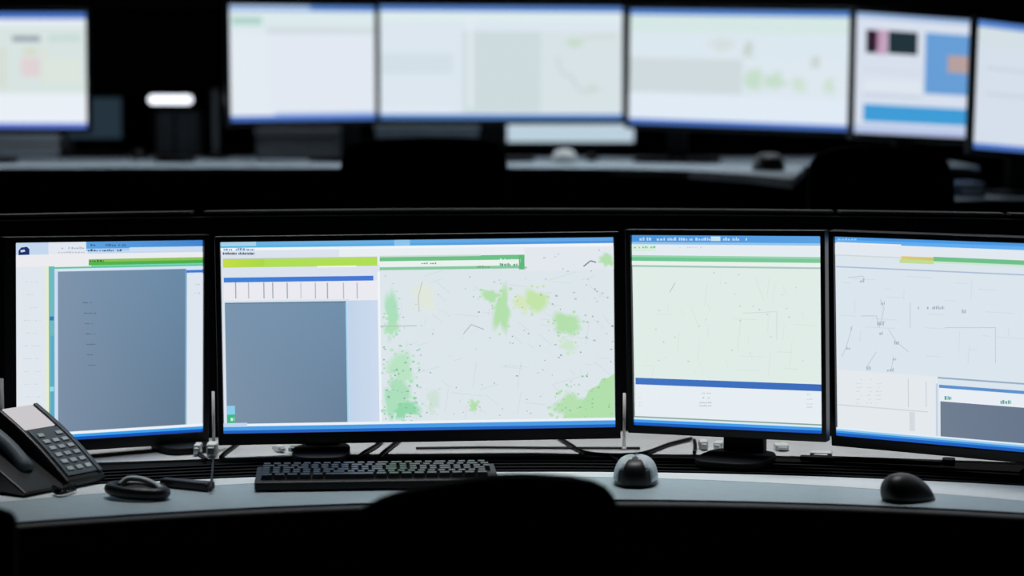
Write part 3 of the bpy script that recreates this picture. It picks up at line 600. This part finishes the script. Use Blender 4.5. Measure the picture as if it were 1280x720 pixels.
# ------------------------------------------------------------------ headset beside the phone
hc = at_z(167, 628, DESK); hc.y += .03
hs = thing('headset', 'small black headset with oval cushion lying in front of the desk phone', 'headset', (hc.x, hc.y, DESK), math.radians(-16))
bm = BM(); n = 36; R1 = .034; rings = []
for k in range(n):
    t = 2 * math.pi * k / n; cx, cy = .040 * math.cos(t), .020 * math.sin(t) * 1.2
    rings.append([bm.verts.new((cx * (1 + .24 * math.cos(a)), cy * (1 + .24 * math.cos(a)), .0085 + .0085 * math.sin(a) + .004 * (.5 - .5 * math.cos(t)))) for a in np.linspace(0, 2 * math.pi, 10, endpoint=False)])
for k in range(n):
    A, B = rings[k], rings[(k + 1) % n]
    for j in range(10): bm.faces.new((A[j], A[(j + 1) % 10], B[(j + 1) % 10], B[j]))
link('ear_cushion', bm, M['mouse'], hs, smooth=True)
bm = BM(); lathe(bm, [(.020, .002), (.030, .004), (.026, .013), (.012, .017)], seg=24); bmesh.ops.scale(bm, vec=(1.05, .62, 1), verts=bm.verts[:]); link('earpiece', bm, M['mouse'], hs, smooth=True)
bm = BM(); tube(bm, smooth_path([(-.03, .006, .016), (-.02, .012, .024), (.0, .014, .024), (.022, .010, .019), (.036, .002, .014)]), .004); tag(link('boom', bm, M['silver'], hs, smooth=True), 'grey boom arm over the cushion')
hinv = (Matrix.Translation((hc.x, hc.y, DESK)) @ Matrix.Rotation(math.radians(-16), 4, 'Z')).inverted()
cab = [hinv @ v for v in (at_z(160, 610, DESK + .004), at_z(185, 607, DESK + .004), at_z(205, 608, DESK + .004))]
bm = BM(); tube(bm, smooth_path([(-.028, .012, .008)] + cab), .0035); link('cord', bm, M['cable'], hs, smooth=True)
a, b = hinv @ at_z(203, 608, DESK), hinv @ at_z(264, 614, DESK)
d = (b - a).normalized(); nrm = Vector((-d.y, d.x, 0)); bm = BM()
vs = [(a + nrm * .008), (b + nrm * .011), (b - nrm * .011), (a - nrm * .008)]
prism(bm, vs, .0, .012, lambda q, z: Vector((q.x, q.y, z))); link('inline_control', bm, M['mouse'], hs, bev=.003)
bm = BM(); tube(bm, smooth_path([hinv @ v for v in (at_z(263, 613, DESK + .006), at_z(264, 606, DESK + .012), at_z(265, 596, DESK + .016), at_z(266, 584, DESK + .014), at_z(267, 575, DESK + .004))]), .0018); link('lead', bm, M['cable'], hs, smooth=True)

# ------------------------------------------------------------------ things on the pale shelf under the monitors
def cable(lab, pts, r=.0035):
    P_ = smooth_path([at_z(x, y, DESK + r) for x, y in pts]); o0 = P_[0].copy(); o0.z = DESK
    bm = BM(); tube(bm, [q - o0 for q in P_], r); o = link('cable', bm, M['cable'], smooth=True); o.location = o0; return tag(o, lab, 'cable', 'black cables on the pale shelf')
cable('black cable sagging in a wide curve under the map and pale green monitors', [(696, 546), (712, 556), (728, 565), (752, 569), (790, 569), (812, 565), (836, 556), (864, 549)], .0032)
cable('black cable crossing the shelf just right of the widest monitor stand', [(478, 551), (468, 559), (456, 566), (448, 572)])
cable('second black cable crossing the shelf right of the widest monitor stand', [(500, 550), (490, 558), (480, 566), (474, 572)])
cable('black cable slanting right of the white plugs in the first monitor gap', [(306, 549), (294, 557), (282, 566), (276, 572)], .003)
cable('black cable slanting left of the white plugs in the first monitor gap', [(238, 555), (244, 562), (252, 570), (258, 575)], .003)
cable('long thin black cable lying along the shelf behind the sagging cable', [(520, 561), (600, 560), (690, 560.5), (800, 561)], .0022)
cable('thin black cable running up beside the white plug near the pale green monitor stand', [(868, 551), (869, 558), (868, 566)], .003)

def plug(lab, px, py, w, h, d=.028, rz=0.):
    p = at_z(px, py, DESK); t = thing('white_plug', lab, 'plug', (p.x, p.y, DESK), rz, 'white plugs on the pale shelf')
    bm = BM(); box(bm, -w / 2, w / 2, 0, d, 0, h); link('casing', bm, M['white'], t, bev=min(w, h) * .22)
    bm = BM(); box(bm, -w * .32, w * .32, -.008, -.0002, h * .25, h * .75); link('connector', bm, M['silver'], t, bev=.001)
    bm = BM(); tube(bm, smooth_path([(0, d - .002, h * .4), (.002, d + .012, h * .3), (.006, d + .03, .002), (.012, d + .045, .002)]), .0019); link('cord', bm, M['white'], t, smooth=True); return t
plug('rounded white plug left of the pale post in the first monitor gap', 246, 570, .011, .017)
plug('larger white plug at the foot of the pale post in the first monitor gap', 264, 572, .016, .021)
plug('small tilted white plug left of the widest monitor stand', 352, 566, .012, .010, .02, .5)
plug('white plug touching the left side of the widest monitor stand', 366, 567, .012, .013, .02, -.5)
plug('white plug just right of the sagging cable', 880, 563, .014, .014)
plug('wider white plug at the left of the pale green monitor stand', 897, 563, .015, .012, .024, -.3)
plug('white plug at the right of the pale green monitor stand', 978, 564, .022, .009)
plug('flat white plug where the pale green and cut-off monitors meet', 1026, 574, .034, .010, .02, -.2)

# slim black bar at the front of the shelf, right
a, b = at_z(1000, 576, DESK), at_z(1194, 583, DESK); v = b - a; L = v.length
t = thing('black_bar', 'slim black bar lying on the shelf under the monitor cut off by the photo edge', 'bar', (a.x, a.y, DESK), math.atan2(v.y, v.x))
bm = BM(); box(bm, 0, L - .02, -.006, .006, 0, .008); link('shaft', bm, M['stand'], t, bev=.002)
bm = BM(); box(bm, L - .0198, L, -.009, .009, 0, .012); link('end_cap', bm, M['stand'], t, bev=.003)

# pale rods in the gaps, standing in for lit monitor edges
def glint(lab, px, ytop, depth, r=.0024):
    p = at_y(px, ytop, depth); t = thing('edge_glint', lab, 'glint', (p.x, depth, DESK), 0, 'slim pale rods modelled as edge glints in the gaps between the front monitors')
    bm = BM(); tube(bm, [(0, 0, .004), (0, 0, p.z - DESK)], r, 12); link('shaft', bm, M['pole'], t, smooth=True)
    bm = BM(); lathe(bm, [(r * 2.4, 0), (r * 2.4, .003), (r * 1.3, .005)]); link('foot', bm, M['pole'], t)
glint('slim pale post in the gap beside the tall blue-grey window screen', 266.5, 490, 3.30)
glint('slim pale post in the gap between the street map and pale green screens', 780.5, 492, 3.315)
glint('slim pale post peeking above the top of the desk phone', 2, 474, 3.16, .003)

# ------------------------------------------------------------------ chairs
def chair(lab, outline, d, floor_z, group, wmin=None):
    """Office chair seen from behind; outline = points along the top edge of its backrest."""
    pts = [at_y(x, y, d) for x, y in outline]; xs = [p.x for p in pts]; zs = [p.z for p in pts]
    cx = (xs[0] + xs[-1]) / 2; hw = (xs[-1] - xs[0]) / 2; top = max(zs)
    t = thing('office_chair', lab, 'chair', (cx, d + .20, floor_z), 0, group)
    zb = floor_z + .50; rel = lambda x, y, z: Vector((x - cx, y - d - .20, z - floor_z))
    bm = BM(); nx, nz = 41, 14; G = []
    X = np.unique(np.concatenate([np.linspace(xs[0], xs[-1], nx), np.array(xs)])); X.sort()
    for x in X:
        zt = float(np.interp(x, xs, zs)); u = (x - cx) / hw; col = []
        zl = zb + .05 * abs(u) ** 3
        for j in range(nz + 1):
            z = zl + (zt - zl) * j / nz
            y = d - .05 * u * u - .03 * math.sin(math.pi * (z - zb) / max(.05, top - zb)) + .02 * ((z - zb) / (top - zb))
            col.append((bm.verts.new(rel(x, y, z)), bm.verts.new(rel(x, y + .055 - .02 * abs(u) ** 4 - .02 * (j / nz) ** 6, z))))
        G.append(col)
    for A, B in zip(G, G[1:]):
        for j in range(nz):
            bm.faces.new((A[j][0], B[j][0], B[j + 1][0], A[j + 1][0])); bm.faces.new((A[j][1], A[j + 1][1], B[j + 1][1], B[j][1]))
        bm.faces.new((A[0][0], A[0][1], B[0][1], B[0][0])); bm.faces.new((A[nz][0], B[nz][0], B[nz][1], A[nz][1]))
    for A in (G[0], G[-1]):
        for j in range(nz): bm.faces.new((A[j][0], A[j + 1][0], A[j + 1][1], A[j][1]))
    link('backrest', bm, M['chair'], t, bev=.006)
    bm = BM(); sw = max(hw, .22); pl = []
    for k in range(32):
        q = 2 * math.pi * k / 32; pl.append((sw * math.copysign(abs(math.cos(q)) ** .5, math.cos(q)), .22 * math.copysign(abs(math.sin(q)) ** .5, math.sin(q)) + .06))
    prism(bm, pl, .40, .47, lambda q, z: Vector((q[0], q[1], z))); link('seat', bm, M['chair'], t, bev=.02)
    bm = BM(); tube(bm, smooth_path([(0, .06, .385), (0, -.14, .385), (0, -.222, .43), (0, -.228, .62)]), .022, 10); link('back_bracket', bm, M['chairframe'], t, smooth=True)
    bm = BM(); lathe(bm, [(.028, .10), (.028, .25), (.02, .25), (.02, .398)], (0, .06, 0)); link('gas_column', bm, M['chairframe'], t)
    for s in (-1, 1):
        bm = BM(); tube(bm, smooth_path([(s * (sw - .05), .05, .395), (s * (sw + .03), .05, .41), (s * (sw + .035), .05, .60)]), .014, 8); ar = link('armrest', bm, M['chairframe'], t, smooth=True)
        bm = BM(); box(bm, s * (sw + .035) - .03, s * (sw + .035) + .03, -.06, .17, .60, .625); link('pad', bm, M['chairframe'], ar, bev=.01)
    for k in range(5):
        q = 2 * math.pi * k / 5 + .3; dx, dy = math.cos(q), math.sin(q)
        bm = BM(); tube(bm, [(0, .06, .11), (dx * .15, .06 + dy * .15, .09), (dx * .27, .06 + dy * .27, .068)], .02, 8, [.026, .02, .015]); lg = link('leg', bm, M['chairframe'], t, smooth=True)
        bm = BM(); lathe(bm, [(.018, -.016), (.027, -.012), (.027, .012), (.018, .016)], seg=16); bmesh.ops.rotate(bm, verts=bm.verts[:], matrix=Matrix.Rotation(math.pi / 2, 3, 'X')); bmesh.ops.translate(bm, verts=bm.verts[:], vec=(dx * .27, .06 + dy * .27, .0272)); link('caster', bm, M['chairframe'], lg, smooth=True)
    return t
FC = 'black chairs at the front desk'; RC = 'black chairs at the rear desk'
chair('black chair back hiding the keyboard end, in the middle of the front desk', [(445, 652), (449, 638), (456, 630), (475, 622), (510, 615), (545, 611), (580, 606), (615, 602), (660, 600), (715, 600), (742, 602), (757, 607), (766, 616), (771, 628), (773, 645)], 2.42, 0, FC)
chair('black chair with only its rounded corner showing in front of the phone', [(-345, 660), (-340, 645), (-325, 638), (-150, 636), (0, 636.5), (14, 637.5), (22, 641), (26.5, 647), (28, 660)], 2.38, 0, FC)
chair('blurred black rear chair before the widest rear monitor', [(428, 205), (431, 188), (440, 178), (460, 174), (530, 172), (600, 173), (622, 177), (631, 188), (634, 205)], 4.60, PLAT, RC)
chair('blurred black rear chair before the web page monitor', [(1006, 226), (1010, 205), (1022, 192), (1050, 185), (1090, 183), (1140, 185), (1170, 192), (1182, 206), (1186, 226)], 4.20, PLAT, RC)

# everything that stands on a desk rests a hair above the laminate
for o in list(C.objects):
    if o.parent is None and o.get('category') and o['category'] not in ('desk', 'table', 'chair'): o.location.z += .0009
# ------------------------------------------------------------------ lights
def area(name, loc, sx, sy, power, col, spread, rx=0):
    l = bpy.data.lights.new(name, 'AREA'); l.shape = 'RECTANGLE'; l.size = sx; l.size_y = sy; l.energy = power; l.color = col; l.spread = math.radians(spread)
    o = bpy.data.objects.new(name, l); o.location = loc; o.rotation_euler = (rx, 0, 0); C.objects.link(o)
area('ceiling_lamp_front', (0, 3.50, 2.88), 2.3, .10, 5.2, (.97, .99, 1), 44, -.10)
area('ceiling_lamp_rear', (-.1, 5.55, 2.88), 3.0, .12, 7.0, (.84, .93, 1), 60, -.16)
w = bpy.data.worlds.new('World'); bpy.context.scene.world = w; w.use_nodes = True
w.node_tree.nodes['Background'].inputs[0].default_value = (.5, .6, .7, 1); w.node_tree.nodes['Background'].inputs[1].default_value = .001

# ------------------------------------------------------------------ camera
cam = bpy.data.cameras.new('Camera'); co = bpy.data.objects.new('Camera', cam); C.objects.link(co)
co.location = (0, 0, CZ); co.rotation_euler = (math.pi / 2 - PITCH, 0, 0)
cam.sensor_width = 36; cam.lens = 36 * F / 1280; cam.clip_start = .05; cam.clip_end = 50
cam.dof.use_dof = True; cam.dof.focus_distance = 3.18; cam.dof.aperture_fstop = cam.lens / 1000 / .034; cam.dof.aperture_blades = 0
sc = bpy.context.scene; sc.camera = co
sc.view_settings.view_transform = 'Standard'; sc.view_settings.look = 'None'; sc.view_settings.exposure = 0; sc.view_settings.gamma = 1; sc.view_settings.use_curve_mapping = False
